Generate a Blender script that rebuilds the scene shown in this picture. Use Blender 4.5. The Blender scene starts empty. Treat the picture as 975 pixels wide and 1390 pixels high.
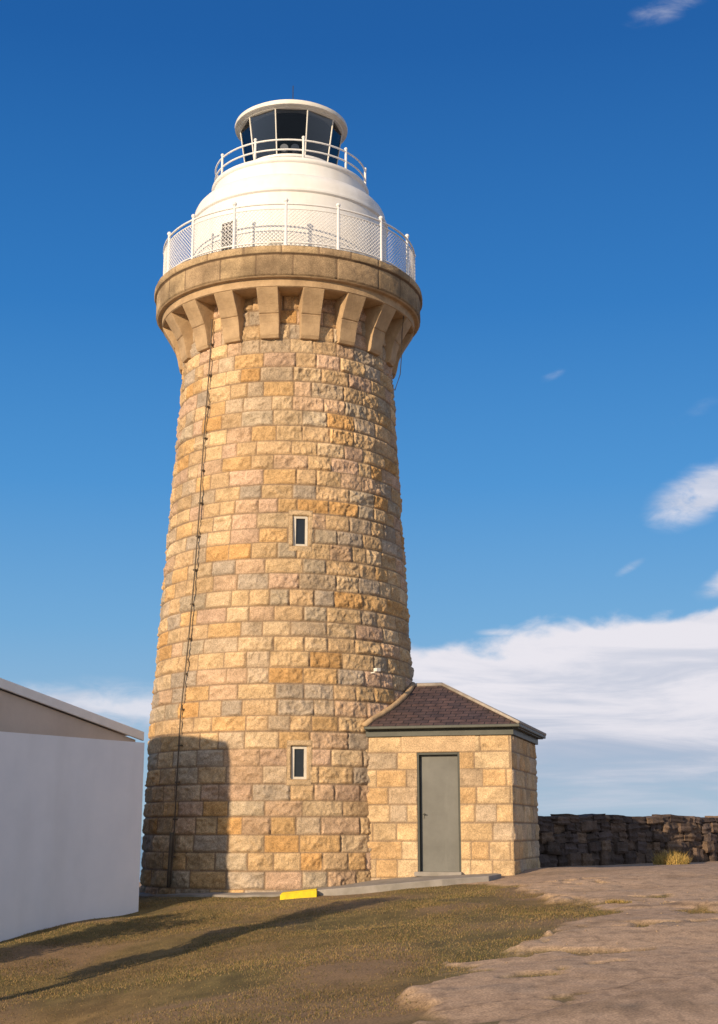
import bpy, bmesh, math, random
import numpy as np
from mathutils import Vector, Matrix
random.seed(7); rng=np.random.default_rng(11)
R=math.radians; pi=math.pi
sc=bpy.context.scene; col=sc.collection
sc.view_settings.view_transform='Standard'; sc.view_settings.look='None'; sc.view_settings.exposure=0

# ------------------------------------------------------------------ helpers
def tag(o,label=None,cat=None,group=None,kind=None):
    if label: o['label']=label
    if cat: o['category']=cat
    if group: o['group']=group
    if kind: o['kind']=kind
    return o
def empty(name,loc,rz=0):
    o=bpy.data.objects.new(name,None); col.objects.link(o); o.location=loc; o.rotation_euler=(0,0,rz)
    o.empty_display_size=.3
    return o
def obj(name,me,mat,parent=None,smooth=False):
    o=bpy.data.objects.new(name,me); col.objects.link(o)
    if mat: me.materials.append(mat)
    if parent: o.parent=parent
    if smooth:
        me.polygons.foreach_set('use_smooth',[True]*len(me.polygons))
    return o
class MB:
    def __init__(s): s.v=[]; s.f=[]
    def add(s,vs,fs):
        b=len(s.v); s.v+= [tuple(p) for p in vs]; s.f+=[tuple(i+b for i in f) for f in fs]
    def box(s,c,d,M=None):
        x,y,z=[k/2 for k in d]
        vs=[Vector((sx*x,sy*y,sz*z)) for sx in(-1,1) for sy in(-1,1) for sz in(-1,1)]
        if M is not None: vs=[M@p for p in vs]
        vs=[p+Vector(c) for p in vs]
        s.add(vs,[(0,1,3,2),(4,6,7,5),(0,4,5,1),(2,3,7,6),(0,2,6,4),(1,5,7,3)])
    def tube(s,pts,r,n=8,closed=False,cap=True):
        pts=[Vector(p) for p in pts]; N=len(pts); b=len(s.v)
        for i,p in enumerate(pts):
            a=pts[(i-1)%N] if (closed or i>0) else p
            c=pts[(i+1)%N] if (closed or i<N-1) else p
            t=(c-a).normalized()
            up=Vector((0,0,1)) if abs(t.z)<.95 else Vector((1,0,0))
            x=t.cross(up).normalized(); y=x.cross(t)
            rr=r[i] if isinstance(r,(list,tuple)) else r
            for k in range(n):
                w=2*pi*k/n; s.v.append(tuple(p+x*math.cos(w)*rr+y*math.sin(w)*rr))
        for i in range(N if closed else N-1):
            j=(i+1)%N
            for k in range(n):
                l=(k+1)%n; s.f.append((b+i*n+k,b+i*n+l,b+j*n+l,b+j*n+k))
        if cap and not closed:
            s.f.append(tuple(b+k for k in range(n))); s.f.append(tuple(b+(N-1)*n+k for k in reversed(range(n))))
    def lathe(s,prof,n=96,c=(0,0,0),a0=0):
        b=len(s.v)
        for r,z in prof:
            for k in range(n):
                w=2*pi*k/n+a0; s.v.append((c[0]+r*math.sin(w),c[1]-r*math.cos(w),c[2]+z))
        for i in range(len(prof)-1):
            for k in range(n):
                l=(k+1)%n; s.f.append((b+i*n+k,b+i*n+l,b+(i+1)*n+l,b+(i+1)*n+k))
    def sphere(s,c,r,n=10,m=6,sc_=(1,1,1)):
        b=len(s.v)
        for i in range(m+1):
            t=pi*i/m
            for k in range(n):
                w=2*pi*k/n; s.v.append((c[0]+r*sc_[0]*math.sin(t)*math.cos(w),c[1]+r*sc_[1]*math.sin(t)*math.sin(w),c[2]+r*sc_[2]*math.cos(t)))
        for i in range(m):
            for k in range(n):
                l=(k+1)%n; s.f.append((b+i*n+k,b+(i+1)*n+k,b+(i+1)*n+l,b+i*n+l))
    def mesh(s,name,recalc=True):
        me=bpy.data.meshes.new(name); me.from_pydata(s.v,[],s.f); me.update()
        if recalc:
            bm=bmesh.new(); bm.from_mesh(me); bmesh.ops.remove_doubles(bm,verts=bm.verts,dist=1e-5)
            bmesh.ops.recalc_face_normals(bm,faces=bm.faces); bm.to_mesh(me); bm.free()
        return me
    def build(s,name,mat,parent=None,smooth=False,bevel=0):
        o=obj(name,s.mesh(name),mat,parent,smooth)
        if bevel:
            m=o.modifiers.new('b','BEVEL'); m.width=bevel; m.segments=2; m.limit_method='ANGLE'
        return o
def _h(i,j,seed):
    v=np.sin(i*127.1+j*311.7+seed*74.7)*43758.5453
    return v-np.floor(v)
def vn(x,y,seed=0,lin=False):
    xi=np.floor(x); yi=np.floor(y); fx=x-xi; fy=y-yi
    if not lin: fx=fx*fx*(3-2*fx); fy=fy*fy*(3-2*fy)
    return ((_h(xi,yi,seed)*(1-fx)+_h(xi+1,yi,seed)*fx)*(1-fy)+(_h(xi,yi+1,seed)*(1-fx)+_h(xi+1,yi+1,seed)*fx)*fy)
def sstep(x,a,b):
    t=np.clip((x-a)/(b-a),0,1); return t*t*(3-2*t)
def grid_mesh(name,P,C=None,keep=None,wrap=False,smooth=True):
    H,W=P.shape[:2]
    me=bpy.data.meshes.new(name)
    idx=np.arange(H*W).reshape(H,W)
    nx=np.roll(idx,-1,axis=1)
    if wrap: a=idx[:-1,:];b=nx[:-1,:];c=nx[1:,:];d=idx[1:,:]
    else: a=idx[:-1,:-1];b=idx[:-1,1:];c=idx[1:,1:];d=idx[1:,:-1]
    q=np.stack([a,b,c,d],-1).reshape(-1,4)
    if keep is not None: q=q[keep.reshape(-1)]
    n=len(q)
    me.vertices.add(H*W); me.vertices.foreach_set('co',P.astype(np.float32).ravel())
    me.loops.add(n*4); me.loops.foreach_set('vertex_index',q.astype(np.int32).ravel())
    me.polygons.add(n); me.polygons.foreach_set('loop_start',np.arange(0,n*4,4,dtype=np.int32))
    me.update(calc_edges=True)
    if C is not None:
        ca=me.color_attributes.new('Col','FLOAT_COLOR','POINT')
        c4=np.ones((H*W,4),np.float32); c4[:,:C.shape[-1]]=C.reshape(H*W,-1); ca.data.foreach_set('color',c4.ravel())
    if smooth: me.polygons.foreach_set('use_smooth',np.ones(n,dtype=bool))
    me.validate()
    return me
# ------------------------------------------------------------------ materials
def mat(name,c,rough=.8,c2=None,scale=5,detail=6,bump=0,bscale=30,attr=False,metal=0,amt=.5,spec=.3,stain=None,bdist=.02):
    m=bpy.data.materials.new(name); m.use_nodes=True; nt=m.node_tree; N=nt.nodes; L=nt.links
    bs=N['Principled BSDF']; bs.inputs['Roughness'].default_value=rough; bs.inputs['Metallic'].default_value=metal
    bs.inputs['Specular IOR Level'].default_value=spec
    tc=N.new('ShaderNodeTexCoord')
    n=N.new('ShaderNodeTexNoise'); n.inputs['Scale'].default_value=scale; n.inputs['Detail'].default_value=detail; n.inputs['Roughness'].default_value=.65
    L.new(tc.outputs['Object'],n.inputs['Vector'])
    if attr:
        a=N.new('ShaderNodeAttribute'); a.attribute_name='Col'; base=a.outputs['Color']
        mr=N.new('ShaderNodeMapRange'); mr.inputs['From Min'].default_value=.3; mr.inputs['From Max'].default_value=.7
        mr.inputs['To Min'].default_value=1-amt; mr.inputs['To Max'].default_value=1+amt*.7
        L.new(n.outputs['Fac'],mr.inputs['Value'])
        n2=N.new('ShaderNodeTexNoise'); n2.inputs['Scale'].default_value=55; n2.inputs['Detail'].default_value=4
        L.new(tc.outputs['Object'],n2.inputs['Vector'])
        mr2=N.new('ShaderNodeMapRange'); mr2.inputs['From Min'].default_value=.3; mr2.inputs['From Max'].default_value=.7
        mr2.inputs['To Min'].default_value=.64; mr2.inputs['To Max'].default_value=1.26
        L.new(n2.outputs['Fac'],mr2.inputs['Value'])
        mu=N.new('ShaderNodeMath'); mu.operation='MULTIPLY'; L.new(mr.outputs[0],mu.inputs[0]); L.new(mr2.outputs[0],mu.inputs[1])
        vm=N.new('ShaderNodeVectorMath'); vm.operation='SCALE'; L.new(base,vm.inputs[0]); L.new(mu.outputs[0],vm.inputs['Scale'])
        out=vm.outputs[0]
    else:
        mx=N.new('ShaderNodeMix'); mx.data_type='RGBA'
        mx.inputs['A'].default_value=(*c,1); mx.inputs['B'].default_value=(*(c2 or [k*.75 for k in c]),1)
        mr=N.new('ShaderNodeMapRange'); mr.inputs['From Min'].default_value=.35; mr.inputs['From Max'].default_value=.65
        L.new(n.outputs['Fac'],mr.inputs['Value']); L.new(mr.outputs[0],mx.inputs['Factor']); out=mx.outputs['Result']
    if stain:
        mp=N.new('ShaderNodeMapping'); mp.inputs['Scale'].default_value=stain[1]; L.new(tc.outputs['Object'],mp.inputs['Vector'])
        ns=N.new('ShaderNodeTexNoise'); ns.inputs['Scale'].default_value=1; ns.inputs['Detail'].default_value=5; L.new(mp.outputs[0],ns.inputs['Vector'])
        r3=N.new('ShaderNodeMapRange'); r3.inputs['From Min'].default_value=.48; r3.inputs['From Max'].default_value=.72; r3.inputs['To Max'].default_value=stain[2]
        L.new(ns.outputs['Fac'],r3.inputs['Value'])
        m3=N.new('ShaderNodeMix'); m3.data_type='RGBA'; L.new(out,m3.inputs['A']); m3.inputs['B'].default_value=(*stain[0],1); L.new(r3.outputs[0],m3.inputs['Factor']); out=m3.outputs['Result']
    L.new(out,bs.inputs['Base Color'])
    if bump:
        nb=N.new('ShaderNodeTexNoise'); nb.inputs['Scale'].default_value=bscale; nb.inputs['Detail'].default_value=8; nb.inputs['Roughness'].default_value=.7
        L.new(tc.outputs['Object'],nb.inputs['Vector'])
        b=N.new('ShaderNodeBump'); b.inputs['Strength'].default_value=bump; b.inputs['Distance'].default_value=bdist
        L.new(nb.outputs['Fac'],b.inputs['Height']); L.new(b.outputs[0],bs.inputs['Normal'])
    return m
M={}
M['rock']=mat('granite_blocks',(0,0,0),.9,attr=True,scale=2.2,amt=.18,bump=.7,bscale=32,bdist=.026)
M['dressed']=mat('dressed_granite',(0,0,0),.88,attr=True,scale=3,amt=.25,bump=.4,bscale=50,stain=((.13,.085,.05),(2.2,2.2,.9),.7))
M['corbel']=mat('corbel_granite',(.56,.395,.23),.88,(.42,.29,.165),scale=4,bump=.7,bscale=30,stain=((.30,.20,.12),(5,5,3),.5))
M['soffit']=mat('soffit_granite',(.36,.26,.16),.9,(.24,.17,.10),scale=3,bump=.4,bscale=30)
M['white']=mat('white_paint',(.84,.83,.81),.5,(.79,.78,.75),scale=3,bump=.12,bscale=9,stain=((.58,.50,.40),(3,3,.5),.25))
M['whitemetal']=mat('white_metal_paint',(.84,.84,.84),.4,(.76,.75,.73),scale=20)
M['cream']=mat('lantern_cream',(.80,.78,.73),.45,(.70,.67,.58),scale=4)
M['darkmetal']=mat('dark_metal',(.05,.045,.04),.6,(.03,.03,.03),scale=20)
M['conduit']=mat('weathered_conduit',(.16,.12,.08),.7,(.09,.07,.05),scale=10)
M['grille']=mat('grille_metal',(.07,.07,.07),.5)
M['inner']=mat('lantern_inside',(.02,.02,.024),.7)
M['wallwhite']=mat('masonry_white_paint',(.90,.88,.89),.8,(.84,.83,.85),scale=1.3,bump=.05,bscale=14,bdist=.01,spec=.1,stain=((.66,.64,.63),(1.5,1.5,.4),.3))
M['creamwall']=mat('cream_render',(.66,.54,.44),.8,(.58,.47,.38),scale=1.5,bump=.1,bscale=25)
M['fascia']=mat('fascia_paint',(.88,.84,.79),.5,(.80,.76,.71),scale=3)
M['ironroof']=mat('grey_roof_sheet',(.3,.3,.31),.5,(.22,.22,.23),scale=2)
M['door']=mat('grey_door_paint',(.17,.17,.155),.6,(.13,.13,.118),scale=1.5,bump=.1,bscale=12,stain=((.25,.245,.22),(4,4,.7),.6))
M['frame']=mat('dark_frame_paint',(.06,.065,.055),.5)
M['trimgrey']=mat('grey_green_trim',(.085,.09,.075),.5,(.06,.065,.055),scale=5)
M['lead']=mat('ridge_capping',(.45,.40,.34),.6,(.33,.28,.23),scale=6)
M['winframe']=mat('window_frame_cream',(.72,.66,.56),.5)
M['winglass']=mat('window_glass',(.02,.024,.03),.15,spec=.5)
M['concrete']=mat('path_concrete',(.34,.31,.28),.85,(.24,.22,.19),scale=3,bump=.3,bscale=60)
M['yellow']=mat('yellow_paint',(.86,.66,.015),.6,(.70,.50,.03),scale=12,bump=.2,bscale=60)
M['dry']=mat('dry_stone',(0,0,0),.95,attr=True,scale=5,amt=.4,bump=.8,bscale=20,bdist=.03)
M['wallcore']=mat('wall_core',(.03,.025,.02),.95)
M['brass']=mat('door_metal',(.10,.10,.09),.5,metal=.6)
M['pebble']=mat('loose_granite',(.40,.29,.19),.9,(.26,.19,.13),scale=8,bump=.6)
def glassmat():
    m=bpy.data.materials.new('lantern_glass'); m.use_nodes=True; nt=m.node_tree; N=nt.nodes; L=nt.links; N.clear()
    o=N.new('ShaderNodeOutputMaterial'); t=N.new('ShaderNodeBsdfTransparent'); t.inputs[0].default_value=(.42,.44,.48,1)
    g=N.new('ShaderNodeBsdfGlossy'); g.inputs['Roughness'].default_value=.03; g.inputs['Color'].default_value=(.6,.6,.6,1)
    fr=N.new('ShaderNodeFresnel'); fr.inputs[0].default_value=1.45
    mx=N.new('ShaderNodeMixShader'); L.new(fr.outputs[0],mx.inputs[0]); L.new(t.outputs[0],mx.inputs[1]); L.new(g.outputs[0],mx.inputs[2]); L.new(mx.outputs[0],o.inputs[0])
    return m
M['glass']=glassmat()
def slatemat():
    m=bpy.data.materials.new('purple_slate'); m.use_nodes=True; nt=m.node_tree; N=nt.nodes; L=nt.links; bs=N['Principled BSDF']
    uv=N.new('ShaderNodeUVMap'); br=N.new('ShaderNodeTexBrick'); L.new(uv.outputs[0],br.inputs[0])
    br.inputs['Scale'].default_value=1; br.inputs['Brick Width'].default_value=.22; br.inputs['Row Height'].default_value=.12
    br.inputs['Mortar Size'].default_value=.009; br.inputs['Mortar Smooth'].default_value=.3; br.inputs['Bias'].default_value=-.1
    br.inputs['Color1'].default_value=(.105,.064,.056,1); br.inputs['Color2'].default_value=(.058,.041,.042,1); br.inputs['Mortar'].default_value=(.018,.014,.014,1)
    tc=N.new('ShaderNodeTexCoord'); ns=N.new('ShaderNodeTexNoise'); ns.inputs['Scale'].default_value=7; ns.inputs['Detail'].default_value=6; L.new(tc.outputs['Object'],ns.inputs['Vector'])
    mr=N.new('ShaderNodeMapRange'); mr.inputs['From Min'].default_value=.3; mr.inputs['From Max'].default_value=.7; mr.inputs['To Min'].default_value=.7; mr.inputs['To Max'].default_value=1.35; L.new(ns.outputs['Fac'],mr.inputs['Value'])
    vm=N.new('ShaderNodeVectorMath'); vm.operation='SCALE'; L.new(br.outputs['Color'],vm.inputs[0]); L.new(mr.outputs[0],vm.inputs['Scale'])
    L.new(vm.outputs[0],bs.inputs['Base Color']); bs.inputs['Roughness'].default_value=.65
    sep=N.new('ShaderNodeSeparateXYZ'); L.new(uv.outputs[0],sep.inputs[0])
    mo=N.new('ShaderNodeMath'); mo.operation='MODULO'; mo.inputs[1].default_value=.12; L.new(sep.outputs['Y'],mo.inputs[0])
    ad=N.new('ShaderNodeMath'); ad.operation='MULTIPLY_ADD'; ad.inputs[1].default_value=-.1; L.new(mo.outputs[0],ad.inputs[0])
    mu=N.new('ShaderNodeMath'); mu.operation='MULTIPLY'; mu.inputs[1].default_value=-.006; L.new(br.outputs['Fac'],mu.inputs[0]); L.new(mu.outputs[0],ad.inputs[2])
    b=N.new('ShaderNodeBump'); b.inputs['Distance'].default_value=1; b.inputs['Strength'].default_value=.8; L.new(ad.outputs[0],b.inputs['Height']); L.new(b.outputs[0],bs.inputs['Normal'])
    return m
M['slate']=slatemat()

# ------------------------------------------------------------------ ground height
CX,CY=-1.41,26.5
u=np.array([math.cos(R(15)),-math.sin(R(15))]); v=np.array([math.sin(R(15)),math.cos(R(15))])
BY=[-30,10,12,14,15.5,17,18.2,19.5,21,22.3,23,24.5,26,60]; BX=[-8,.3,.8,1.3,2.1,3.0,3.1,2.5,2.2,2.3,1.2,-.3,-6,-9]
def rockmask(X,Y):
    B=np.interp(Y,BY,BX)+(vn(X*1.3+5,Y*1.3,3)-.5)*.7+(vn(X*5,Y*5,4)-.5)*.3+(vn(X*14,Y*14,6)-.5)*.16
    m=sstep(X-B,-.06,.12)
    isl=sstep(vn(X*1.3+3,Y*2.2,37)+.35*(vn(X*6,Y*6,38)-.5),.72,.80)*(X<B+1.4)*(Y<22.3)
    return m*(1-.8*isl)
def zbase(X,Y):
    d=np.maximum(-1.4-X,0)
    gx=np.where(X>-1.4,.45*np.tanh((X+1.4)/4.5),-.0135*np.minimum(d,9)**2)
    b=.035+.035*sstep(-X,1,3.5)
    z=.6+gx+np.where(Y<24,b*(np.maximum(Y,-10)-24),-.012*(np.minimum(Y,40)-24))
    return z
def ledge(X,Y): return (X*-.22+Y*.97)*.36+vn(X*.3,Y*.45,9)*1.2+(vn(X*2.2,Y*2.2,19)-.5)*.08
def zg(X,Y):
    X=np.asarray(X,float); Y=np.asarray(Y,float)
    z=zbase(X,Y)
    m=rockmask(X,Y)
    z=z+(1-m)*((vn(X*.9,Y*.9,7)-.5)*.08+(vn(X*3,Y*3,8)-.5)*.015)
    th=ledge(X,Y)
    led=(th-np.floor(th)); led=np.where(led<.94,led/.94,(1-led)/.06)
    near=1-sstep(np.hypot(X-1.3,Y-23.4),1.2,2.4)*1
    rk=-.0+led*.06+(vn(X*.6,Y*.6,10)-.5)*.07+(vn(X*4,Y*4,12)-.5)*.008+(vn(X*17,Y*17,13)-.5)*.005
    z=z+m*rk*(1-.9*near)*(1-.6*sstep(Y,24,27))
    d=np.hypot(X,Y-15)
    z=z-sstep(d,45,160)*82
    return z
def axis(fine0,fine1,st,far):
    a=list(np.arange(fine0,fine1,st)); x=fine1; s=st
    while x<far: a.append(x); s*=1.18; x+=s
    x=fine0-st*1.1; s=st; b=[]
    while x>-far: b.append(x); s*=1.18; x-=s
    return np.array(b[::-1]+a)
xs=axis(-5.6,8.5,.035,300); ys=axis(10.5,27,.04,300)
XX,YY=np.meshgrid(xs,ys); ZZ=zg(XX,YY); mk=rockmask(XX,YY)
turf=np.array([.225,.145,.06]); turf2=np.array([.135,.112,.038]); dirt=np.array([.28,.18,.10])
n=vn(XX*.8,YY*.8,21)[...,None]; n2=vn(XX*5,YY*5,22)[...,None]
tc=turf*(1-n)+turf2*n; tc=tc*(.75+.5*n2)
dm=sstep(vn(XX*.8+9,YY*.8,23),.5,.78)[...,None]*.75; tc=tc*(1-dm)+dirt*dm
r1=np.array([.53,.365,.235]); r2=np.array([.42,.285,.185]); r3=np.array([.58,.42,.29])
k=vn(XX*.7,YY*1.1,31)[...,None]; k2=vn(XX*7,YY*7,32)[...,None]; k3=sstep(vn(XX*16,YY*16,33),.55,.9)[...,None]
rc=r1*(1-k)+r2*k; rc=rc*(1-.3*k2)+r3*.3*k2; rc=rc*(1-.28*k3)
th=ledge(XX,YY); lf=th-np.floor(th)
rc=rc*(1-.5*np.exp(-((lf-.97)/.016)**2)*sstep(vn(XX*1.5,YY*1.5,40),.25,.5))[...,None]
wx=XX+(vn(XX*1.3,YY*1.3,45)-.5)*.7; wy=YY+(vn(XX*1.3,YY*1.3,46)-.5)*.7
c1=np.abs(((wx*.9+wy*.42)*.36)%1-.5)/.36; c2_=np.abs(((wx*-.35+wy*.95)*.22+.3)%1-.5)/.22
crk=np.minimum(np.where(vn(XX*.6,YY*.6,47)>.5,c1,9),np.where(vn(XX*.7,YY*.7,49)>.35,c2_,9))[...,None]
rc=rc*(.55+.45*sstep(crk,.0,.022))
md=sstep(vn(XX*.6+3,YY*1.3,36)+.4*(vn(XX*6,YY*6,39)-.5),.6,.9)[...,None]*.4; rc=rc*(1-md)+np.array([.22,.15,.085])*md
lich=sstep(vn(XX*3.3,YY*4.2,48),.7,.95)[...,None]*.3; rc=rc*(1-lich)+np.array([.26,.22,.18])*lich
GC=tc*(1-mk[...,None])+rc*mk[...,None]
M['ground']=mat('turf_and_granite',(0,0,0),.95,attr=True,scale=5,amt=.18,bump=.6,bscale=40,bdist=.010)
tag(obj('ground',grid_mesh('ground',np.stack([XX,YY,ZZ],-1),GC),M['ground']),kind='structure')
mb=MB(); mb.add([(-30000,-30000,-80),(30000,-30000,-80),(30000,30000,-80),(-30000,30000,-80)],[(0,1,2,3)])
M['sea']=mat('sea_water',(.02,.06,.10),.15,(.015,.045,.08),scale=.01,bump=.3,bscale=.2,spec=.5,bdist=.5)
tag(mb.build('sea',M['sea']),kind='structure')
def zgs(x,y): return float(zg(np.array([x]),np.array([y]))[0])

# ------------------------------------------------------------------ grass stuff
def blades(name,px,py,pz,h,w,cols,lean=.5):
    n=len(px); ang=rng.uniform(0,2*pi,n); la=rng.uniform(0,2*pi,n); ll=rng.uniform(0,lean,n)*h
    V=np.zeros((n,3,3)); dx=np.cos(ang)*w/2; dy=np.sin(ang)*w/2
    V[:,0]=np.stack([px-dx,py-dy,pz-.004],-1); V[:,1]=np.stack([px+dx,py+dy,pz-.004],-1)
    V[:,2]=np.stack([px+np.cos(la)*ll,py+np.sin(la)*ll,pz+h],-1)
    me=bpy.data.meshes.new(name); me.vertices.add(3*n); me.vertices.foreach_set('co',V.astype(np.float32).ravel())
    me.loops.add(3*n); me.loops.foreach_set('vertex_index',np.arange(3*n,dtype=np.int32)); me.polygons.add(n)
    me.polygons.foreach_set('loop_start',np.arange(0,3*n,3,dtype=np.int32))
    me.update(calc_edges=True)
    ca=me.color_attributes.new('Col','FLOAT_COLOR','POINT'); c4=np.ones((n,3,4),np.float32); c4[:,:,:3]=cols[:,None,:]; ca.data.foreach_set('color',c4.ravel())
    return me
M['blade']=mat('grass_blade',(0,0,0),.8,attr=True,amt=.1)
n=340000
px=rng.uniform(-5.6,4.8,n); py=11+(25-11)*rng.uniform(0,1,n)**.9
ok=(rockmask(px,py)<.45)&(np.hypot(px-CX,py-CY)>2.98)
ok&=~((px>-1.45)&(py>22.66))
ok&=rng.uniform(0,1,n)<(.12+.88*sstep(vn(px*1.3,py*1.3,41),.3,.65))
px=px[ok];py=py[ok];n=len(px)
hh=rng.uniform(.006,.021,n)*(.6+.9*vn(px*2.2,py*2.2,42)); pal=np.array([[.25,.165,.065],[.15,.125,.04],[.31,.21,.10],[.10,.10,.03],[.26,.175,.07]])
cc=pal[rng.integers(0,5,n)]*(.7+.6*vn(px*.8,py*.8,21))[:,None]
tag(obj('grass',blades('grass',px,py,zg(px,py),hh,rng.uniform(.006,.011,n),cc,1.2),M['blade']),'short dry brown and green turf in front of the lighthouse','grass',kind='stuff')
b=MB()
for i in range(90):
    y=random.uniform(13,23); x=float(np.interp(y,BY,BX))+abs(random.gauss(0,1.3))-.1; r_=random.choice([.009,.012,.015])
    z=zgs(x,y); b.sphere((x,y,z+r_*.2),r_,5,3,(random.uniform(.7,1.4),random.uniform(.7,1.4),.6))
tag(b.build('gravel',M['pebble']),'small loose granite chips lying on the bare rock beside the lawn','gravel',kind='stuff')

# ------------------------------------------------------------------ stone block surface
PAL=np.array([[.60,.415,.23],[.62,.40,.19],[.54,.41,.275],[.64,.47,.285],[.58,.40,.255],[.60,.355,.145],[.49,.39,.27],[.62,.43,.235],[.60,.415,.235],[.59,.405,.275],[.64,.45,.25],[.45,.36,.265]])
def rocky(S,Z,courses,wmin,wmax,seed,amp,base=-.02,edge=.07,pal=PAL,mort=(.29,.20,.125),jw=.011,align=None,lo=.018):
    rg=np.random.default_rng(seed); H,W=len(Z),len(S)
    disp=np.zeros((H,W)); colr=np.zeros((H,W,3))
    SS,Zz=np.meshgrid(S,Z)
    n1=vn(SS*5,Zz*7,seed,True)-.5; n2=vn(SS*12,Zz*14,seed+1,True)-.5; n3=vn(SS*27,Zz*27,seed+2)-.5
    nn=n1*.9+n2*.8+n3*.5
    for ci in range(len(courses)-1):
        z0,z1=courses[ci],courses[ci+1]; rows=np.where((Z>=z0)&(Z<z1))[0]
        if len(rows)==0: continue
        b=[S[0]-rg.uniform(0,wmax)]
        while b[-1]<S[-1]+.01: b.append(b[-1]+rg.uniform(wmin,wmax))
        b=np.array(b); nb=len(b)
        id_=np.clip(np.searchsorted(b,S,side='right')-1,0,nb-2)
        du=np.minimum(S-b[id_],b[id_+1]-S); cen=(b[id_]+b[id_+1])/2; wd=b[id_+1]-b[id_]
        zz=Z[rows][:,None]; dv=np.minimum(zz-z0,z1-zz); e=np.minimum(du[None,:],dv)
        p=sstep(e,0,edge)**.8
        off=rg.uniform(0,.7,nb); ts=rg.uniform(-1,1,nb); tz=rg.uniform(-1,1,nb); rough=rg.uniform(.55,1.25,nb)
        tilt=ts[id_][None,:]*((S-cen)/wd)[None,:]+tz[id_][None,:]*(zz-(z0+z1)/2)/(z1-z0)
        d=base+p*(lo+amp*(off[id_][None,:]*.5+tilt*.45+rough[id_][None,:]*nn[rows]*1.1))
        disp[rows]=d
        cb=pal[rg.integers(0,len(pal),nb)]*rg.uniform(.84,1.07,(nb,1))
        c=np.broadcast_to(cb[id_][None],(len(rows),W,3)).copy()
        c*=(1+.3*nn[rows])[...,None]
        m=(1-sstep(e,jw*.6,jw*1.6))[...,None]; c=c*(1-m)+np.array(mort)*m
        colr[rows]=c
    return disp,colr
def courses(z0,z1,h,seed,var=.12):
    rg=random.Random(seed); a=[z0]
    while a[-1]<z1: a.append(a[-1]+h*rg.uniform(1-var,1+var))
    return a

# ------------------------------------------------------------------ LIGHTHOUSE
B0=.5
LH=empty('lighthouse',(CX,CY,B0))
tag(LH,'tall round golden granite lighthouse tower with white railed gallery and glazed lantern on top','lighthouse')
rz=[.2,.5,3.6,4.7,7.55,9.6,10.6,11.4]; rr=[2.58,2.57,2.50,2.42,2.26,2.14,2.09,2.065]
def RT(z): return np.interp(z,rz,rr)-.03
phi=np.concatenate([np.linspace(-pi,R(-112),70,endpoint=False),np.linspace(R(-112),R(112),640,endpoint=False),np.linspace(R(112),pi,70)])
Zs=np.arange(.25,11.36,.0168)
cs=courses(.12,11.4,.278,5,.07)
D,Cc=rocky(phi*2.4,Zs,cs,.34,.72,51,.049,edge=.042,lo=.014)
PH,ZG=np.meshgrid(phi,Zs); RB=RT(ZG)
WINS=[(R(9.6),6.78),(R(9.4),2.74)]
for wp,wz in WINS:
    s=(PH-wp)*RB; t=ZG-wz
    sur=(np.abs(s)<.215)&(np.abs(t)<.38)
    jd=np.minimum(np.minimum(np.abs(np.abs(s)-.215),np.abs(np.abs(t)-.38)),np.where(np.abs(s)<.215,np.abs(np.abs(t)-.27),9))
    D=np.where(sur,.006-.012*(jd<.012),D)
    cc=np.array([.58,.42,.25])*(.85+.3*vn(s*8,t*8,61))[...,None]; cc=np.where((jd<.012)[...,None],np.array([.36,.26,.16]),cc)
    Cc=np.where(sur[...,None],cc,Cc)
    hole=(np.abs(s)<.135)&(np.abs(t)<.275)
    D=np.where(hole,-.2,D)
Cc=Cc*(.88+.24*vn(PH*3,ZG*.5,63))[...,None]
RR=RB+D
P=np.stack([RR*np.sin(PH),-RR*np.cos(PH),ZG-B0],-1)
obj('tower_wall',grid_mesh('tower_wall',P,Cc),M['rock'],LH)
def cyl(p,r,z): return Vector((r*math.sin(p),-r*math.cos(p),z-B0))
for wp,wz in WINS:
    Rm=float(RT(wz)); Mz=Matrix.Rotation(wp,3,'Z')
    c=cyl(wp,Rm-.07,wz)
    w=MB()
    for sx in(-1,1): w.box(c+Mz@Vector((sx*.107,0,0)),(.048,.05,.54),Mz)
    for sz in(-1,1): w.box(c+Vector((0,0,sz*.25)),(.166,.05,.04),Mz)
    wo=w.build('window',M['winframe'],LH,bevel=.004)
    g=MB(); g.box(c+Mz@Vector((0,.012,0)),(.17,.006,.47),Mz); g.build('pane',M['winglass'],wo)
    s_=MB(); s_.box(cyl(wp,Rm-.06,wz-.287),(.27,.15,.026),Mz); s_.build('sill',M['corbel'],wo,bevel=.006)
def corbel():
    b=MB(); w=.20
    prof=[(10.44,2.125),(10.50,2.16),(10.72,2.20),(10.865,2.25),(10.875,2.235),(10.885,2.26),(11.02,2.33),(11.15,2.41),(11.30,2.50)]
    vs=[]
    for z,r in prof:
        ww=w*(.86+.14*(z-10.44)/.86)
        vs+=[(-ww,-r,z-B0),(ww,-r,z-B0),(ww,-1.95,z-B0),(-ww,-1.95,z-B0)]
    fs=[(0,1,2,3)]
    for i in range(len(prof)-1):
        a=i*4
        for k in range(4): l=(k+1)%4; fs.append((a+k,a+l,a+4+l,a+4+k))
    a=(len(prof)-1)*4; fs.append((a+3,a+2,a+1,a))
    b.add(vs,fs); return b.mesh('corbel')
cm=corbel()
for i in range(18):
    o=obj('corbel',cm,None if i else M['corbel'],LH); o.rotation_euler=(0,0,R(13.6+20*i))
    m=o.modifiers.new('b','BEVEL'); m.width=.014; m.segments=2; m.limit_method='ANGLE'
ga=np.linspace(-pi,pi,700); gz=np.concatenate([np.arange(11.47,12.041,.014)])
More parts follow.
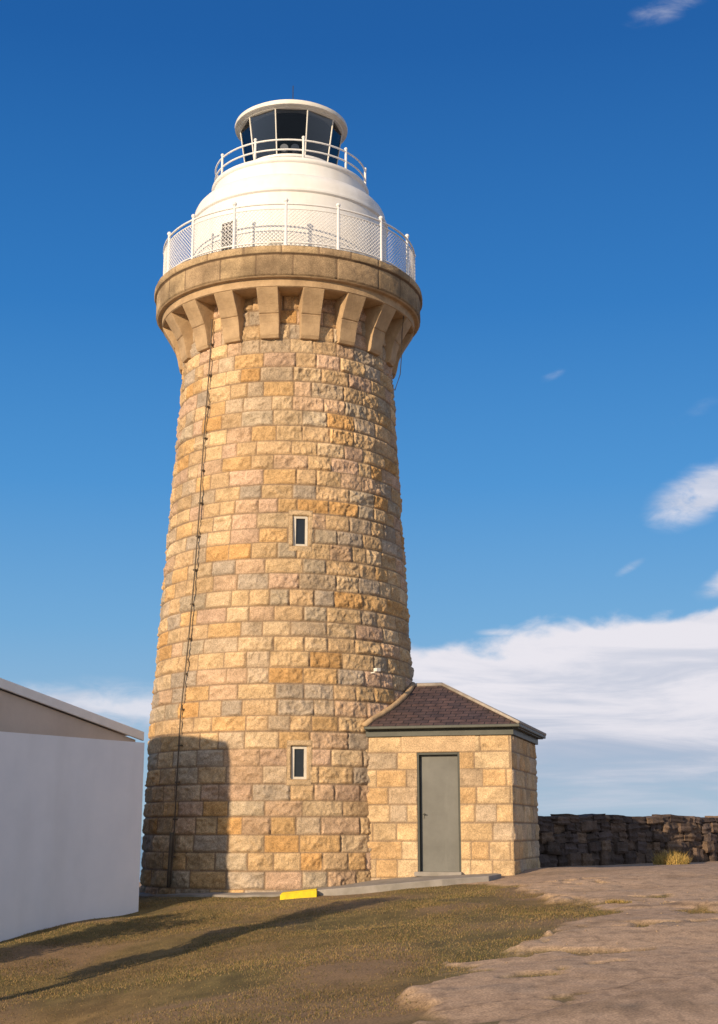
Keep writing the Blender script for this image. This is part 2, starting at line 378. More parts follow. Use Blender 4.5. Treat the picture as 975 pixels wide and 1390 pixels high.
D,Cc=rocky(ga*2.6,gz,[11.30,11.885,12.3],.55,.95,71,.012,base=0,edge=.02,pal=np.array([[.50,.36,.205],[.54,.39,.225],[.43,.305,.18]]),mort=(.20,.135,.085),jw=.012,lo=.012)
PH,ZG=np.meshgrid(ga,gz); RB=np.where(ZG>11.885,2.665+.012*np.sin((ZG-11.885)/.155*pi),2.625); RB=RB-.03*sstep(11.50-ZG,0,.03)
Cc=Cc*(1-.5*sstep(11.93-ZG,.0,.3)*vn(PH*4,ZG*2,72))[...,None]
RR=RB+D
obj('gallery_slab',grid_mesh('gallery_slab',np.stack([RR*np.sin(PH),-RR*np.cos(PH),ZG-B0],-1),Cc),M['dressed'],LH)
b=MB(); b.lathe([(1.9,12.045-B0),(2.675,12.038-B0)],128); b.build('gallery_floor',M['soffit'],LH)
b=MB(); b.lathe([(2.62,11.475-B0),(2.60,11.455-B0),(2.53,11.45-B0),(2.52,11.44-B0),(2.515,11.31-B0),(2.49,11.295-B0),(1.95,11.29-B0)],128); b.build('gallery_soffit',M['corbel'],LH)
prof=[(2.0,12.04),(2.0,12.18),(1.97,12.2),(1.97,13.45),(1.985,13.46),(2.005,13.48),(2.01,13.51),(2.0,13.54),(1.965,13.55),(1.96,13.64),(1.945,13.72),(1.91,13.80),(1.85,13.87),(1.78,13.92),(1.70,13.95),(1.63,13.965),(1.59,13.97),(1.58,13.98),(1.575,14.26),(1.60,14.275),(1.615,14.30),(1.615,14.33),(1.60,14.36),(1.5,14.37),(.9,14.40)]
b=MB(); b.lathe([(r,z-B0) for r,z in prof],128)
dr=b.build('service_drum',M['white'],LH,smooth=True)
m=dr.modifiers.new('e','EDGE_SPLIT'); m.split_angle=R(32)
hp=R(-33); Mz=Matrix.Rotation(hp,3,'Z')
b=MB()
for sx in(-1,1): b.box(cyl(hp,1.99,12.62)+Mz@Vector((sx*.165,0,0)),(.03,.06,.72),Mz)
for sz in(-1,1): b.box(cyl(hp,1.99,12.62+sz*.34),(.298,.06,.04),Mz)
ho=b.build('hatch',M['whitemetal'],LH)
b=MB(); b.box(cyl(hp,1.965,12.62),(.31,.03,.65),Mz); b.build('hatch_opening',M['grille'],ho)
b=MB()
for i in range(3): b.box(cyl(hp,1.985,12.62)+Mz@Vector((-.085+.085*i,0,0)),(.010,.015,.64),Mz)
for i in range(6): b.box(cyl(hp,1.985,12.36+.105*i),(.298,.012,.010),Mz)
b.build('hatch_grille',M['whitemetal'],ho)
vp=R(-5); Mz=Matrix.Rotation(vp,3,'Z'); b=MB(); b.box(cyl(vp,1.98,12.42),(.26,.03,.10),Mz)
for i in range(2): b.box(cyl(vp,2.0,12.40+.04*i),(.22,.02,.012),Mz)
b.build('drum_vent',M['cream'],LH,bevel=.004)
RG=2.53; PO=1.3
def ring(r,z,n=96,a0=-pi,a1=pi): return [cyl(a0+(a1-a0)*i/n,r,z) for i in range(n)]
post=MB(); post.tube([(0,-RG,12.04-B0),(0,-RG,12.10-B0),(0,-RG,12.11-B0),(0,-RG,12.98-B0)],[.05,.045,.028,.026],10); post.sphere((0,-RG,13.0-B0),.044)
post.box((0,-RG,12.05-B0),(.13,.13,.03))
pm=post.mesh('post')
for i in range(16):
    o=obj('railing_post',pm,None if i else M['whitemetal'],LH,smooth=(i==0)); o.rotation_euler=(0,0,R(PO+22.5*i))
for z,r_ in((12.93,.02),(12.83,.013),(12.16,.014)):
    b=MB(); b.tube(ring(RG,z),r_,8,closed=True); b.build('rail',M['whitemetal'],LH,smooth=True)
wire=MB(); a0=R(.9); a1=R(21.6); za,zb=12.17,12.825; H_=zb-za; Wd=(a1-a0)*RG
st=.074
for sgn in(-1,1):
    k=-H_
    while k<Wd+ .01:
        t0=max(0,-k); t1=min(H_,Wd-k)
        if t1-t0>.02:
            pts=[]
            for q in range(5):
                t=t0+(t1-t0)*q/4; s_=k+t
                if sgn<0: s_=Wd-s_
                pts.append(cyl(a0+s_/RG,RG,za+t))
            wire.tube(pts,.0052,4,cap=False)
        k+=st
wm=wire.mesh('mesh_panel')
for i in range(16):
    o=obj('mesh_panel',wm,None if i else M['whitemetal'],LH); o.rotation_euler=(0,0,R(PO+22.5*i))
RU=1.545
post=MB(); post.tube([(0,-RU,14.32-B0),(0,-RU,14.80-B0)],.024,8); post.sphere((0,-RU,14.82-B0),.036)
pm=post.mesh('upper_post')
for i in range(10):
    o=obj('upper_railing_post',pm,None if i else M['whitemetal'],LH,smooth=(i==0)); o.rotation_euler=(0,0,R(12+36*i))
for z in(14.76,14.55):
    b=MB(); b.tube(ring(RU,z,72),.018,8,closed=True); b.build('upper_rail',M['whitemetal'],LH,smooth=True)
b=MB(); b.lathe([(.97,14.37-B0),(.97,14.68-B0),(1.0,14.70-B0),(1.0,14.745-B0),(.90,14.76-B0),(.80,14.76-B0)],48)
lb=b.build('lantern_base',M['white'],LH,smooth=True); m=lb.modifiers.new('e','EDGE_SPLIT'); m.split_angle=R(30)
b=MB(); b.lathe([(0,14.74-B0),(.84,14.745-B0)],24); b.build('lantern_floor',M['inner'],LH)
gb,gt,z0,z1=.91,1.05,14.755,15.72
for i in range(10):
    p0=R(21+36*i); p1=p0+R(36)
    g=MB(); g.add([cyl(p0,gb,z0),cyl(p1,gb,z0),cyl(p1,gt,z1),cyl(p0,gt,z1)],[(0,1,2,3)]); g.build('lantern_pane',M['glass'],LH)
    g=MB(); g.tube([cyl(p0,gb+.004,z0),cyl(p0,gt+.004,z1)],.014,6); g.build('glazing_bar',M['cream'],LH)
b=MB(); b.lathe([(.86,15.72-B0),(1.07,15.715-B0),(1.085,15.735-B0),(1.14,15.74-B0),(1.17,15.755-B0),(1.175,15.80-B0),(1.165,15.835-B0),(1.13,15.855-B0),(1.08,15.865-B0),(1.07,15.90-B0),(1.03,15.925-B0),(.85,16.0-B0),(.4,16.13-B0),(.16,16.17-B0),(.15,16.26-B0),(0.001,16.3-B0)],72)
ro=b.build('lantern_roof',M['cream'],LH,smooth=True); m=ro.modifiers.new('e','EDGE_SPLIT'); m.split_angle=R(35)
b=MB(); b.lathe([(0.001,15.70-B0),(.86,15.71-B0)],24); b.build('lantern_ceiling',M['inner'],LH)
b=MB(); b.tube([(.03,-.1,16.25-B0),(.03,-.1,16.76-B0)],.009,5); b.build('antenna',M['darkmetal'],LH)
b=MB(); b.lathe([(.001,14.75-B0),(.3,14.75-B0),(.3,14.84-B0),(.1,14.86-B0),(.1,15.0-B0),(.2,15.02-B0),(.2,15.06-B0),(.001,15.06-B0)],20)
for sx in(-1,1): b.tube([(sx*.11,-.30,15.10-B0),(sx*.11,-.58,15.09-B0)],[.06,.085],12)
b.build('beacon_lamp',M['whitemetal'],LH,smooth=False)
b=MB(); K=60; vs=[];fs=[]
for i in range(K+1):
    a=R(60)+ (2*pi-R(60)-R(50))*i/K
    vs+=[cyl(a,.85,14.76),cyl(a,.975,15.69)]
for i in range(K): fs.append((2*i,2*i+2,2*i+3,2*i+1))
b.add(vs,fs); b.build('lantern_blind',M['inner'],LH)
def cphi(z): return R(float(np.interp(z,[.8,4.3,7.5,10.9],[-43.3,-41.3,-40.0,-40.6])))
pts=[]
for i in range(60):
    z=11.0-i*(11.0-.75)/59; pts.append(cyl(cphi(z)+R(.35)*math.sin(z*1.3),float(RT(z))+.06,z))
b=MB(); b.tube(pts,.013,6); cd=b.build('conduit',M['conduit'],LH,smooth=True)
z=10.5
while z>1:
    b=MB(); a=cphi(z); Mz=Matrix.Rotation(a,3,'Z'); b.box(cyl(a,float(RT(z))+.035,z),(.05,.08,.026),Mz); b.build('bracket',M['conduit'],cd); z-=.62
b=MB(); pts=[cyl(cphi(z)-R(.8),float(RT(z))+.07,z) for z in (.7,1.0,1.3,1.6)]; b.tube(pts,.032,8); b.build('conduit_guard',M['conduit'],cd,smooth=True)
b=MB(); b.tube([cyl(R(66),2.49,11.3),cyl(R(68),2.42,11.0),cyl(R(70),2.38,10.6),cyl(R(72),2.32,10.2),cyl(R(73),2.2,9.9)],.009,5); b.build('hanging_cable',M['darkmetal'],LH)
b=MB(); c=cyl(R(42),2.58,4.36); b.box(c,(.10,.08,.06),Matrix.Rotation(R(42),3,'Z')); b.tube([cyl(R(42),2.35,4.31),cyl(R(42),2.56,4.33)],.015,6); b.build('floodlight',M['cream'],LH,bevel=.01)

# ------------------------------------------------------------------ ANNEX
AN=empty('stone_annex',(CX,CY,.8),-R(15)); ZA=.8
tag(AN,'small square granite entry building with slate hip roof attached to the right of the tower','building')
T1=4.50; HD=1.45; zt=3.20
dS=[2.86,3.62]; dT=2.93
APAL=np.array([[.61,.44,.255],[.63,.44,.24],[.57,.42,.27],[.64,.475,.285],[.60,.395,.20],[.52,.40,.275]])
S=np.arange(1.6,T1+.001,.0161); S[-1]=T1; Z=np.arange(.35,zt+.005,.0165)
cs=[.35,.55,.86,1.16,1.46,1.76,2.06,2.35,2.64,2.93,3.2,3.6]
M['rock2']=mat('annex_granite',(0,0,0),.9,attr=True,scale=3,amt=.2,bump=.65,bscale=40,bdist=.02)
def wallface(name,S,Z,seed,fn,door=False):
    D,C_=rocky(S,Z,cs,.30,.62,seed,.028,base=0,edge=.028,pal=APAL,jw=.011,lo=.012,mort=(.31,.22,.14))
    SS,ZZ_=np.meshgrid(S,Z)
    ed=np.minimum(SS-S[0],S[-1]-SS); D=D*sstep(ed,0,.03)
    keep=None
    if door:
        lint=(ZZ_>2.93)&(SS>2.6)&(SS<3.90); D=np.where(lint,.02,D); C_=np.where(lint[...,None],np.array([.59,.42,.25])*(.9+.2*vn(SS*9,ZZ_*9,3))[...,None],C_)
        inh=(SS>dS[0])&(SS<dS[1])&(ZZ_<dT)
        D=np.where(inh,0,D)
        keep=~(inh[:-1,:-1]&inh[1:,:-1]&inh[:-1,1:]&inh[1:,1:])
    Pp=fn(SS,D,ZZ_)
    return obj(name,grid_mesh(name,Pp,C_,keep),M['rock2'],AN)
wallface('front_wall',S,Z,81,lambda s,d,z:np.stack([s,-HD-d,z-ZA],-1),True)
S2=np.arange(-HD,HD+.001,.0161); S2[-1]=HD
wallface('side_wall',S2,Z,82,lambda s,d,z:np.stack([T1+d,s,z-ZA],-1))
S3=np.arange(1.6,T1+.001,.05); S3[-1]=T1
Zc=np.arange(.35,zt+.03,.05)
wallface('rear_wall',S3,Zc,83,lambda s,d,z:np.stack([s,HD+d,z-ZA],-1))
b=MB()
for x in (dS[0]+.02,dS[1]-.02): b.box((x,-HD+.11,(.5+dT)/2-ZA),(.052,.20,dT-.5+.01))
b.box(((dS[0]+dS[1])/2,-HD+.11,dT-.02-ZA),(dS[1]-dS[0]-.09,.20,.05))
fr_=b.build('door_frame',M['frame'],AN,bevel=.004)
b=MB(); b.box(((dS[0]+dS[1])/2,-HD+.125,(.9+dT-.048)/2-ZA),(dS[1]-dS[0]-.10,.045,dT-.048-.9))
do=b.build('door',M['door'],AN,bevel=.004)
b=MB(); b.box((dS[0]+.10,-HD+.095,1.88-ZA),(.025,.012,.09)); b.tube([(dS[0]+.10,-HD+.09,1.9-ZA),(dS[0]+.10,-HD+.06,1.9-ZA),(dS[0]+.15,-HD+.06,1.9-ZA)],.008,8); b.build('handle',M['brass'],do)
b=MB(); b.box(((dS[0]+dS[1])/2,-HD+.02,.93-ZA),(.80,.34,.07)); b.build('threshold',M['concrete'],AN,bevel=.008)
OV=.14; xi=1.98
x1=T1+OV; y1=HD+OV
def eave(mbx,z0,z1,o,th):
    X=T1+o; Y=HD+o
    mbx.box(((xi+X)/2,-(Y-th/2),(z0+z1)/2-ZA),(X-xi,th,z1-z0)); mbx.box(((xi+X)/2,(Y-th/2),(z0+z1)/2-ZA),(X-xi,th,z1-z0))
    mbx.box((X-th/2,0,(z0+z1)/2-ZA),(th,2*(Y-th)-.004,z1-z0))
b=MB(); eave(b,3.20,3.30,.05,.1); b.build('frieze',M['trimgrey'],AN,bevel=.004)
b=MB(); eave(b,3.318,3.37,OV+.04,.06); b.build('gutter',M['trimgrey'],AN,bevel=.012)
b=MB(); b.box(((xi+x1)/2,0,3.308-ZA),(x1-xi,2*y1-.1,.012)); b.build('soffit',M['trimgrey'],AN)
zE,zR=3.365,4.21; ta=T1+OV-(HD+OV)-.02
y1=HD+OV+.01; x1=T1+OV+.01
rv=[(xi,-y1,zE),(x1,-y1,zE),(x1,y1,zE),(xi,y1,zE),(ta,0,zR),(xi,0,zR)]
faces=[(0,1,4,5),(1,2,4),(2,3,5,4)]
me=bpy.data.meshes.new('slate_roof'); me.from_pydata([(a,b_,c-ZA) for a,b_,c in rv],[],faces)
uvl=me.uv_layers.new(name='UVMap')
sl_=math.hypot(y1,zR-zE)
def uvof(fi,p):
    x,y,z=p; z+=ZA
    h=(z-zE)/(zR-zE)*sl_
    return (x,h) if fi in(0,2) else (y+7,h)
for fi,pl in enumerate(me.polygons):
    for li in pl.loop_indices: uvl.data[li].uv=uvof(fi,me.vertices[me.loops[li].vertex_index].co)
rf=obj('slate_roof',me,M['slate'],AN); m=rf.modifiers.new('s','SOLIDIFY'); m.thickness=.03; m.offset=-1
b=MB()
b.tube([(xi,0,zR-ZA+.01),(ta,0,zR-ZA+.01)],.04,8)
b.tube([(ta,0,zR-ZA+.01),(x1+.02,-y1-.02,zE-ZA+.02)],.028,8); b.tube([(ta,0,zR-ZA+.01),(x1+.02,y1+.02,zE-ZA+.02)],.04,8)
b.build('ridge_capping',M['lead'],rf,smooth=True)
b=MB(); pts=[]
for i in range(9):
    y=-y1+ y1*i/8; x=max(math.sqrt(max(2.50**2-y*y,0))-.01,xi); pts.append((x,y,zE+(zR-zE)*i/8-ZA+.03))
b.tube(pts,.05,8); b.build('flashing',M['corbel'],rf,smooth=True)

# ------------------------------------------------------------------ path slab
def w2(t,d):
    p=np.array([CX,CY])+u*t+v*d; return float(p[0]),float(p[1])
fe=[(-1.02,23.12),(-.35,22.88),(.5,22.72),(1.3,22.72),(2.05,22.95),(2.3,23.5)]
be=[(-1.02,23.9),(-.3,24.1),(.25,24.5),w2(2.9,-1.40),w2(3.9,-1.40),w2(4.2,-1.43)]
zt_=[.69,.75,.825,.895,.935,.95]
b=MB(); vs=[];fs=[]
for i in range(len(fe)):
    for k_ in range(2):
        x,y=(fe[i],be[i])[k_]; vs.append((x,y,zt_[i])); vs.append((x,y,zt_[i]-.5))
for i in range(len(fe)-1):
    a=i*4; c=a+4; fs+=[(a,c,c+2,a+2),(a,a+1,c+1,c)]
fs+=[(0,2,3,1),(len(vs)-4,len(vs)-3,len(vs)-1,len(vs)-2)]
b.add(vs,fs); tag(b.build('path',M['concrete'],bevel=.01),kind='structure')
b=MB(); vs=[];fs=[]
K=26
for i in range(K+1):
    p=R(-95+ (104)*i/K)
    for r_ in (2.4,2.95):
        x=CX+r_*math.sin(p); y=CY-r_*math.cos(p); vs.append((x,y,max(zgs(x,y),.0)+.035))
    x=CX+2.95*math.sin(p); y=CY-2.95*math.cos(p); vs.append((x,y,zgs(x,y)-.3))
for i in range(K):
    a=i*3; fs+=[(a,a+1,a+4,a+3),(a+1,a+2,a+5,a+4)]
b.add(vs,fs); tag(b.build('pavement',M['concrete']),kind='structure')
ke=empty('kerb_block',(-1.0,22.95,.56))
tag(ke,'low concrete kerb end painted bright yellow at the foot of the tower','kerb')
def wedge(x0,x1_,y0,y1_,z0,za_,zb_):
    m_=MB(); m_.add([(x0,y0,z0),(x1_,y0,z0),(x1_,y1_,z0),(x0,y1_,z0),(x0,y0,za_),(x1_,y0,zb_),(x1_,y1_,zb_),(x0,y1_,za_)],[(0,3,2,1),(4,5,6,7),(0,1,5,4),(1,2,6,5),(2,3,7,6),(3,0,4,7)]); return m_
wedge(-.235,.34,-.15,.0,-.1,.10,.165).build('yellow_face',M['yellow'],ke,bevel=.01)
wedge(-.225,.33,.003,.42,-.1,.115,.175).build('yellow_top',M['yellow'],ke,bevel=.01)

# ------------------------------------------------------------------ white wall, cottage
w=np.array([math.sin(R(32.7)),math.cos(R(32.7))]); nn_=np.array([w[1],-w[0]])
E=np.array([-3.40,22.54])
az=math.atan2(w[1],w[0])
ww=empty('white_wall',(E[0],E[1],0),az)
tag(ww,'plain white painted masonry wall at left, in shade, ending beside the tower','wall')
L0=-9.0
gx=np.linspace(L0,0,260); gzz=np.linspace(-.6,2.98,90); GX,GZ=np.meshgrid(gx,gzz)
GY=-(vn(GX*1.5,GZ*1.5,91)-.5)*.006-(vn(GX*7,GZ*9,92)-.5)*.001
edge_=sstep(np.minimum(0-GX,2.98-GZ),0,.03); GY=GY*edge_
obj('wall_face',grid_mesh('wall_face',np.stack([GX,GY,GZ],-1)),M['wallwhite'],ww)
b=MB(); b.box(((L0)/2,.155,1.19),(-L0,.30,3.58)); b.build('wall_body',M['wallwhite'],ww,bevel=.015)
ct=empty('cottage',(E[0]-nn_[0]*1.0,E[1]-nn_[1]*1.0,0),az)
tag(ct,'cream rendered cottage with low pitched roof and white fascia behind the white wall','building')
k1=1.12; kr=-8.; sl2=(3.86-3.23)/3.36
def zf(k_): return 3.23+(1.17-k_)*sl2
b=MB(); y_in=6
pro=[(kr-9,-.5),(k1-.1,-.5),(k1-.1,zf(k1-.1)-.14),(kr,zf(kr)-.14),(kr-9,zf(k1)-.14)]
vs=[(x,0.1,z) for x,z in pro]+[(x,y_in,z) for x,z in pro]; n_=len(pro)
b.add(vs,[tuple(range(n_)),tuple(range(2*n_-1,n_-1,-1))]+[(i,(i+1)%n_,(i+1)%n_+n_,i+n_) for i in range(n_)])
b.build('cottage_wall',M['creamwall'],ct)
def strip(x0,z0_,x1_,z1_,ya,yb,th,up=0):
    m_=MB(); m_.add([(x0,ya,z0_-th),(x1_,ya,z1_-th),(x1_,yb,z1_-th),(x0,yb,z0_-th),(x0,ya,z0_+up),(x1_,ya,z1_+up),(x1_,yb,z1_+up),(x0,yb,z0_+up)],[(0,3,2,1),(4,5,6,7),(0,1,5,4),(1,2,6,5),(2,3,7,6),(3,0,4,7)]); return m_
strip(kr,zf(kr),k1,zf(k1),.07,y_in+.2,.04).build('roof_slope',M['fascia'],ct)
strip(kr-9.2,zf(k1),kr,zf(kr),.07,y_in+.2,.04).build('roof_slope',M['ironroof'],ct)
strip(kr,zf(kr)+.015,k1+.03,zf(k1)+.015,.02,.066,.15).build('fascia',M['fascia'],ct,bevel=.01)
E1=np.array([-6.60,17.79])
rel=E1-(E-nn_*1.0); lx=float(rel@w); ly=float(rel@(-nn_))
# unseen block added to shade the tower: mono-pitch top, higher away from the lawn
b=MB(); xa,xb,ya,yb=lx-2.4,lx,ly,ly+3.2
b.add([(xa,ya,-.5),(xb,ya,-.5),(xb,yb,-.5),(xa,yb,-.5),(xa,ya,5.45),(xb,ya,5.45),(xb,yb,5.9),(xa,yb,5.9)],[(0,3,2,1),(4,5,6,7),(0,1,5,4),(1,2,6,5),(2,3,7,6),(3,0,4,7)])
b.build('shadow_block',M['creamwall'],ct)

# ------------------------------------------------------------------ dry stone wall
ds=empty('dry_stone_wall',(4.0,30.0,.8)); tag(ds,'low dark dry stone boundary wall running off to the right behind the annex','wall')
sv=[];sf=[];scol=[]
def stone(c,d,M3,colr):
    bm=bmesh.new(); bmesh.ops.create_cube(bm,size=1); bmesh.ops.subdivide_edges(bm,edges=bm.edges,cuts=3,use_grid_fill=True)
    o1=random.uniform(0,50)
    b0=len(sv)
    for v_ in bm.verts:
        p=v_.co.copy(); s=p.normalized()*.62; p=p.lerp(s,.30)
        nz=math.sin(p.x*9+o1)*.05+math.sin(p.y*8+o1*2)*.05+math.sin(p.z*10+o1*3)*.06+random.uniform(-.035,.035)
        p*=1+nz
        p=M3@Vector((p.x*d[0],p.y*d[1],p.z*d[2]))+Vector(c)
        sv.append(tuple(p)); scol.append(colr)
    bm.verts.index_update()
    for f in bm.faces: sf.append(tuple(b0+v_.index for v_ in f.verts))
    bm.free()
ang=R(45)
dpal=[(.11,.08,.065),(.15,.105,.08),(.09,.065,.055),(.19,.13,.09),(.12,.09,.08)]
hrow=[.0,.27,.49,.69,.88,1.03]
for r_ in range(5):
    s_=-3.2+random.uniform(0,.3)
    while s_<13:
        L1=random.uniform(.2,.5) if r_<4 else random.uniform(.28,.6); h=(hrow[r_+1]-hrow[r_])
        px_,py_=4+.707*(s_+L1/2),30+.707*(s_+L1/2)
        zb_=float(zbase(np.array([px_]),np.array([py_]))[0])-.01
        Mr=Matrix.Rotation(ang+random.uniform(-.1,.1),3,'Z')@Matrix.Rotation(random.uniform(-.12,.12),3,'Y')
        off=random.uniform(-.06,.06)
        stone((px_-4-.707*off,py_-30+.707*off,zb_+hrow[r_]+h/2-.8+random.uniform(-.02,.03)),(L1*1.04,.5,h*random.uniform(1.05,1.2)),Mr,(*random.choice(dpal),1))
        s_+=L1
me=bpy.data.meshes.new('stonework'); me.from_pydata(sv,[],sf); ca=me.color_attributes.new('Col','FLOAT_COLOR','POINT'); ca.data.foreach_set('color',[x for c in scol for x in c])
obj('stonework',me,M['dry'],ds,smooth=False)
b=MB(); b.box((.707*4.9,.707*4.9,.42),(16,.28,.95),Matrix.Rotation(ang,3,'Z')); b.build('wall_core',M['wallcore'],ds)

def tuft(name,x,y,h,n,label,sp=.28,k=1):
    a=rng.uniform(0,2*pi,n); r_=sp*np.sqrt(rng.uniform(0,1,n))
    px=np.cos(a)*r_; py=np.sin(a)*r_
    hh=rng.uniform(.4,1,n)*h*(1-.5*(r_/sp)**2); c=k*np.array([[.50,.34,.11],[.42,.29,.09],[.30,.23,.07]])[rng.integers(0,3,n)]
    o=obj(name,blades(name,px,py,np.zeros(n),hh,rng.uniform(.010,.018,n),c,1.0),M['blade']); o.location=(x,y,zgs(x,y)); tag(o,label,'grass tuft')
tuft('grass_tuft',6.35,29.5,.36,1200,'straw coloured grass tuft growing against the dry stone wall',.36,1.15)
tuft('grass_tuft',3.2,18.0,.06,160,'small dry grass tuft at the tip of the lawn on the granite',.16,.7)

def shrub(x,y,H_,Wd_,label,n=2600,f0=.36):  # unseen shrubs, added to throw shadow streaks across the lawn
    r=empty('shadow_shrub',(x,y,zgs(x,y))); tag(r,label,'shrub',)
    b=MB()
    for i in range(5):
        a=random.uniform(0,6.28); b.tube([(0,0,-.1),(math.cos(a)*.08,math.sin(a)*.08,H_*.35),(math.cos(a)*Wd_*.4,math.sin(a)*Wd_*.4,H_*.7)],[.04,.03,.01],6)
    b.build('trunk',M['bark'],r)
    cl=[(random.uniform(-.35,.3)*Wd_,random.uniform(-.35,.35)*Wd_,H_*(f0+(.92-f0)*i/17),random.uniform(.24,.36)*Wd_) for i in range(18)]
    vs=[];fs=[]
    for i in range(n):
        c=random.choice(cl); d=Vector((random.gauss(0,1),random.gauss(0,1),random.gauss(0,1))).normalized()*c[3]*random.uniform(.3,1)
        p=Vector(c[:3])+d; a=Vector((random.gauss(0,1),random.gauss(0,1),random.gauss(0,1))).normalized(); q=a.orthogonal().normalized()
        b0=len(vs); vs+=[p-a*.06,p+q*.028,p+a*.06,p-q*.028]; fs.append((b0,b0+1,b0+2,b0+3))
    me=bpy.data.meshes.new('foliage'); me.from_pydata([tuple(p) for p in vs],[],fs); obj('foliage',me,M['leaf'],r)
M['leaf']=mat('shrub_leaf',(.06,.085,.03),.7,(.04,.06,.025),scale=3)
M['bark']=mat('shrub_bark',(.12,.09,.06),.9)
shrub(-4.65,13.9,3.6,1.15,'tall unseen shrub left of the lawn, added to shadow it, nearer one',7500,.42)
shrub(-5.6,16.7,2.2,1.2,'low unseen shrub in front of the white wall, added to shadow the lawn, farther one',5000,.42)

# ------------------------------------------------------------------ camera, sun, world
cam=bpy.data.cameras.new('Camera'); co=bpy.data.objects.new('Camera',cam); col.objects.link(co)
F=1900; cam.sensor_fit='VERTICAL'; cam.sensor_height=24; cam.lens=24*F/1390; cam.shift_y=-45/1390
cam.clip_end=60000; cam.clip_start=.1
co.location=(0,0,1.6); co.rotation_euler=(R(90+14.18),0,0); sc.camera=co
SAd=34.5; SA,SE=R(SAd),R(17)
sd=Vector((-math.sin(SA)*math.cos(SE),-math.cos(SA)*math.cos(SE),math.sin(SE)))
sl=bpy.data.lights.new('Sun','SUN'); so=bpy.data.objects.new('Sun',sl); col.objects.link(so)
sl.energy=5.0; sl.angle=R(.5); sl.color=(1,.775,.52); so.rotation_euler=(-sd).to_track_quat('-Z','Y').to_euler(); so.location=(-20,-20,20)
wo_=bpy.data.worlds.new('World'); sc.world=wo_; wo_.use_nodes=True; nt=wo_.node_tree; N=nt.nodes; L=nt.links; N.clear()
out=N.new('ShaderNodeOutputWorld'); sky=N.new('ShaderNodeTexSky'); sky.sky_type='NISHITA'; sky.sun_disc=False
sky.sun_elevation=SE; sky.sun_rotation=R(180+SAd); sky.air_density=1.0; sky.dust_density=.3; sky.ozone_density=3.0; sky.altitude=50
def mth(op,a,b_=None,c=None):
    n=N.new('ShaderNodeMath'); n.operation=op
    for i,x in enumerate((a,b_,c)):
        if x is None: continue
        if isinstance(x,(int,float)): n.inputs[i].default_value=x
        else: L.new(x,n.inputs[i])
    return n.outputs[0]
def sm(x,a,b_):
    n=N.new('ShaderNodeMapRange'); n.interpolation_type='SMOOTHSTEP'; L.new(x,n.inputs['Value']); n.inputs['From Min'].default_value=a; n.inputs['From Max'].default_value=b_; return n.outputs[0]
tc=N.new('ShaderNodeTexCoord'); sp=N.new('ShaderNodeSeparateXYZ'); L.new(tc.outputs['Generated'],sp.inputs[0])
yy=mth('MAXIMUM',mth('ABSOLUTE',sp.outputs['Y']),.12)
A=mth('DIVIDE',sp.outputs['X'],yy); El=mth('DIVIDE',sp.outputs['Z'],yy)
def noise(sx,sy,sz,scale,det=8,rough=.55,dist=0):
    cb=N.new('ShaderNodeCombineXYZ'); L.new(mth('MULTIPLY',A,sx),cb.inputs[0]); L.new(mth('MULTIPLY',El,sy),cb.inputs[1]); cb.inputs[2].default_value=sz
    n=N.new('ShaderNodeTexNoise'); n.inputs['Scale'].default_value=scale; n.inputs['Detail'].default_value=det; n.inputs['Roughness'].default_value=rough; n.inputs['Distortion'].default_value=dist
    L.new(cb.outputs[0],n.inputs['Vector']); return n.outputs['Fac']
n1=noise(1,1.6,0,9,9,.55,.3); n2=noise(1,2.2,4.3,26,8,.6,.4); n4=noise(1,1.8,2.7,17,9,.55,.4); n5=noise(.5,3.2,6.1,13,8,.6,.5)
edge=mth('ADD',mth('ADD',mth('MULTIPLY_ADD',A,.12,.128),mth('MULTIPLY',mth('SUBTRACT',n1,.5),.05)),mth('MULTIPLY',mth('SUBTRACT',n4,.5),.028))
bank=sm(mth('SUBTRACT',edge,El),-.003,.009)
bank=mth('MULTIPLY',bank,sm(mth('ADD',El,mth('MULTIPLY',mth('SUBTRACT',n5,.5),.07)),-.005,.06))
bank=mth('MULTIPLY',bank,sm(A,-.14,.03))
acc=None
for a0,e0,ra,re,s in [(.252,.242,.040,.020,1.2),(.265,.176,.022,.010,1.),(.196,.186,.012,.005,.6),(.145,.333,.014,.007,.4),(.25,.645,.045,.018,.5),(.252,.305,.030,.012,.35),(-.19,.082,.12,.022,1.0),(.21,.040,.14,.006,1.0),(.16,.022,.14,.005,.8),(.105,.139,.022,.004,.8)]:
    g=mth('ADD',mth('POWER',mth('ABSOLUTE',mth('DIVIDE',mth('SUBTRACT',A,a0),ra)),2),mth('POWER',mth('ABSOLUTE',mth('DIVIDE',mth('SUBTRACT',mth('SUBTRACT',El,mth('MULTIPLY',mth('SUBTRACT',A,a0),.45 if e0>.15 else 0)),e0),re)),2))
    g=mth('MULTIPLY',mth('EXPONENT',mth('MULTIPLY',g,-1)),s); acc=g if acc is None else mth('ADD',acc,g)
wis=mth('MULTIPLY',sm(mth('MULTIPLY',acc,mth('MULTIPLY',n2,2)),.22,1.1),.8)
front=sm(sp.outputs['Y'],-.2,.3)
mask=mth('MAXIMUM',mth('MULTIPLY',bank,.96),wis)
mask=mth('MINIMUM',mth('MULTIPLY',mask,mth('MULTIPLY_ADD',front,.7,.3)),1)
cr=N.new('ShaderNodeValToRGB'); L.new(sp.outputs['Z'],cr.inputs[0]); el=cr.color_ramp.elements
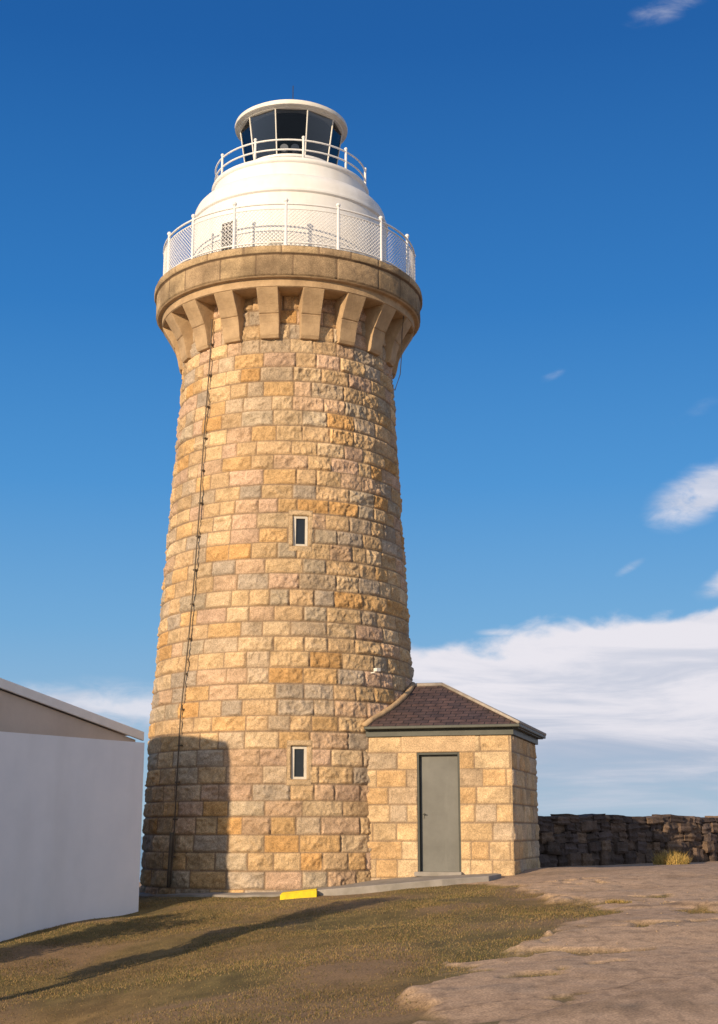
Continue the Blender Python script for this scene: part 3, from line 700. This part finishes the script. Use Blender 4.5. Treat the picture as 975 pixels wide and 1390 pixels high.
stops=[(0,(.34,.50,.65)),(.07,(.27,.455,.66)),(.14,(.155,.385,.67)),(.24,(.065,.285,.64)),(.36,(.024,.188,.53)),(.52,(.008,.108,.38)),(.75,(.006,.065,.25))]
el[0].position=stops[0][0]; el[0].color=(*stops[0][1],1); el[1].position=stops[-1][0]; el[1].color=(*stops[-1][1],1)
for p_,c_ in stops[1:-1]:
    e_=el.new(p_); e_.color=(*c_,1)
scl=N.new('ShaderNodeVectorMath'); scl.operation='SCALE'; scl.inputs['Scale'].default_value=1/.14; L.new(cr.outputs[0],scl.inputs[0])
back_fill=N.new('ShaderNodeMix'); back_fill.data_type='RGBA'; back_fill.inputs['Factor'].default_value=.42; L.new(sky.outputs[0],back_fill.inputs['A']); back_fill.inputs['B'].default_value=(.66/.14,.64/.14,.68/.14,1)  # pale veil added to the unseen sky behind the camera, brightens shaded walls
gm=N.new('ShaderNodeMix'); gm.data_type='RGBA'; L.new(mth('MULTIPLY_ADD',front,.90,.02),gm.inputs['Factor'])
bk=N.new('ShaderNodeMix'); bk.data_type='RGBA'; L.new(front,bk.inputs['Factor']); L.new(back_fill.outputs['Result'],bk.inputs['A']); L.new(sky.outputs[0],bk.inputs['B'])
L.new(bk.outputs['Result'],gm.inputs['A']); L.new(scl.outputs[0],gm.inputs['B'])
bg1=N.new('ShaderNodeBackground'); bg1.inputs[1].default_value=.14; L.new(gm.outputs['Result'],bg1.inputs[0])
cmx=N.new('ShaderNodeMix'); cmx.data_type='RGBA'
cmx.inputs['A'].default_value=(.40,.47,.61,1); cmx.inputs['B'].default_value=(.84,.81,.86,1)
shade=mth('MULTIPLY',sm(mth('ADD',El,mth('MULTIPLY',mth('SUBTRACT',n5,.5),.16)),.0,.11),mth('MULTIPLY_ADD',sm(n5,.32,.58),.42,.58))
L.new(shade,cmx.inputs['Factor'])
bg2=N.new('ShaderNodeBackground'); bg2.inputs[1].default_value=1; L.new(cmx.outputs['Result'],bg2.inputs[0])
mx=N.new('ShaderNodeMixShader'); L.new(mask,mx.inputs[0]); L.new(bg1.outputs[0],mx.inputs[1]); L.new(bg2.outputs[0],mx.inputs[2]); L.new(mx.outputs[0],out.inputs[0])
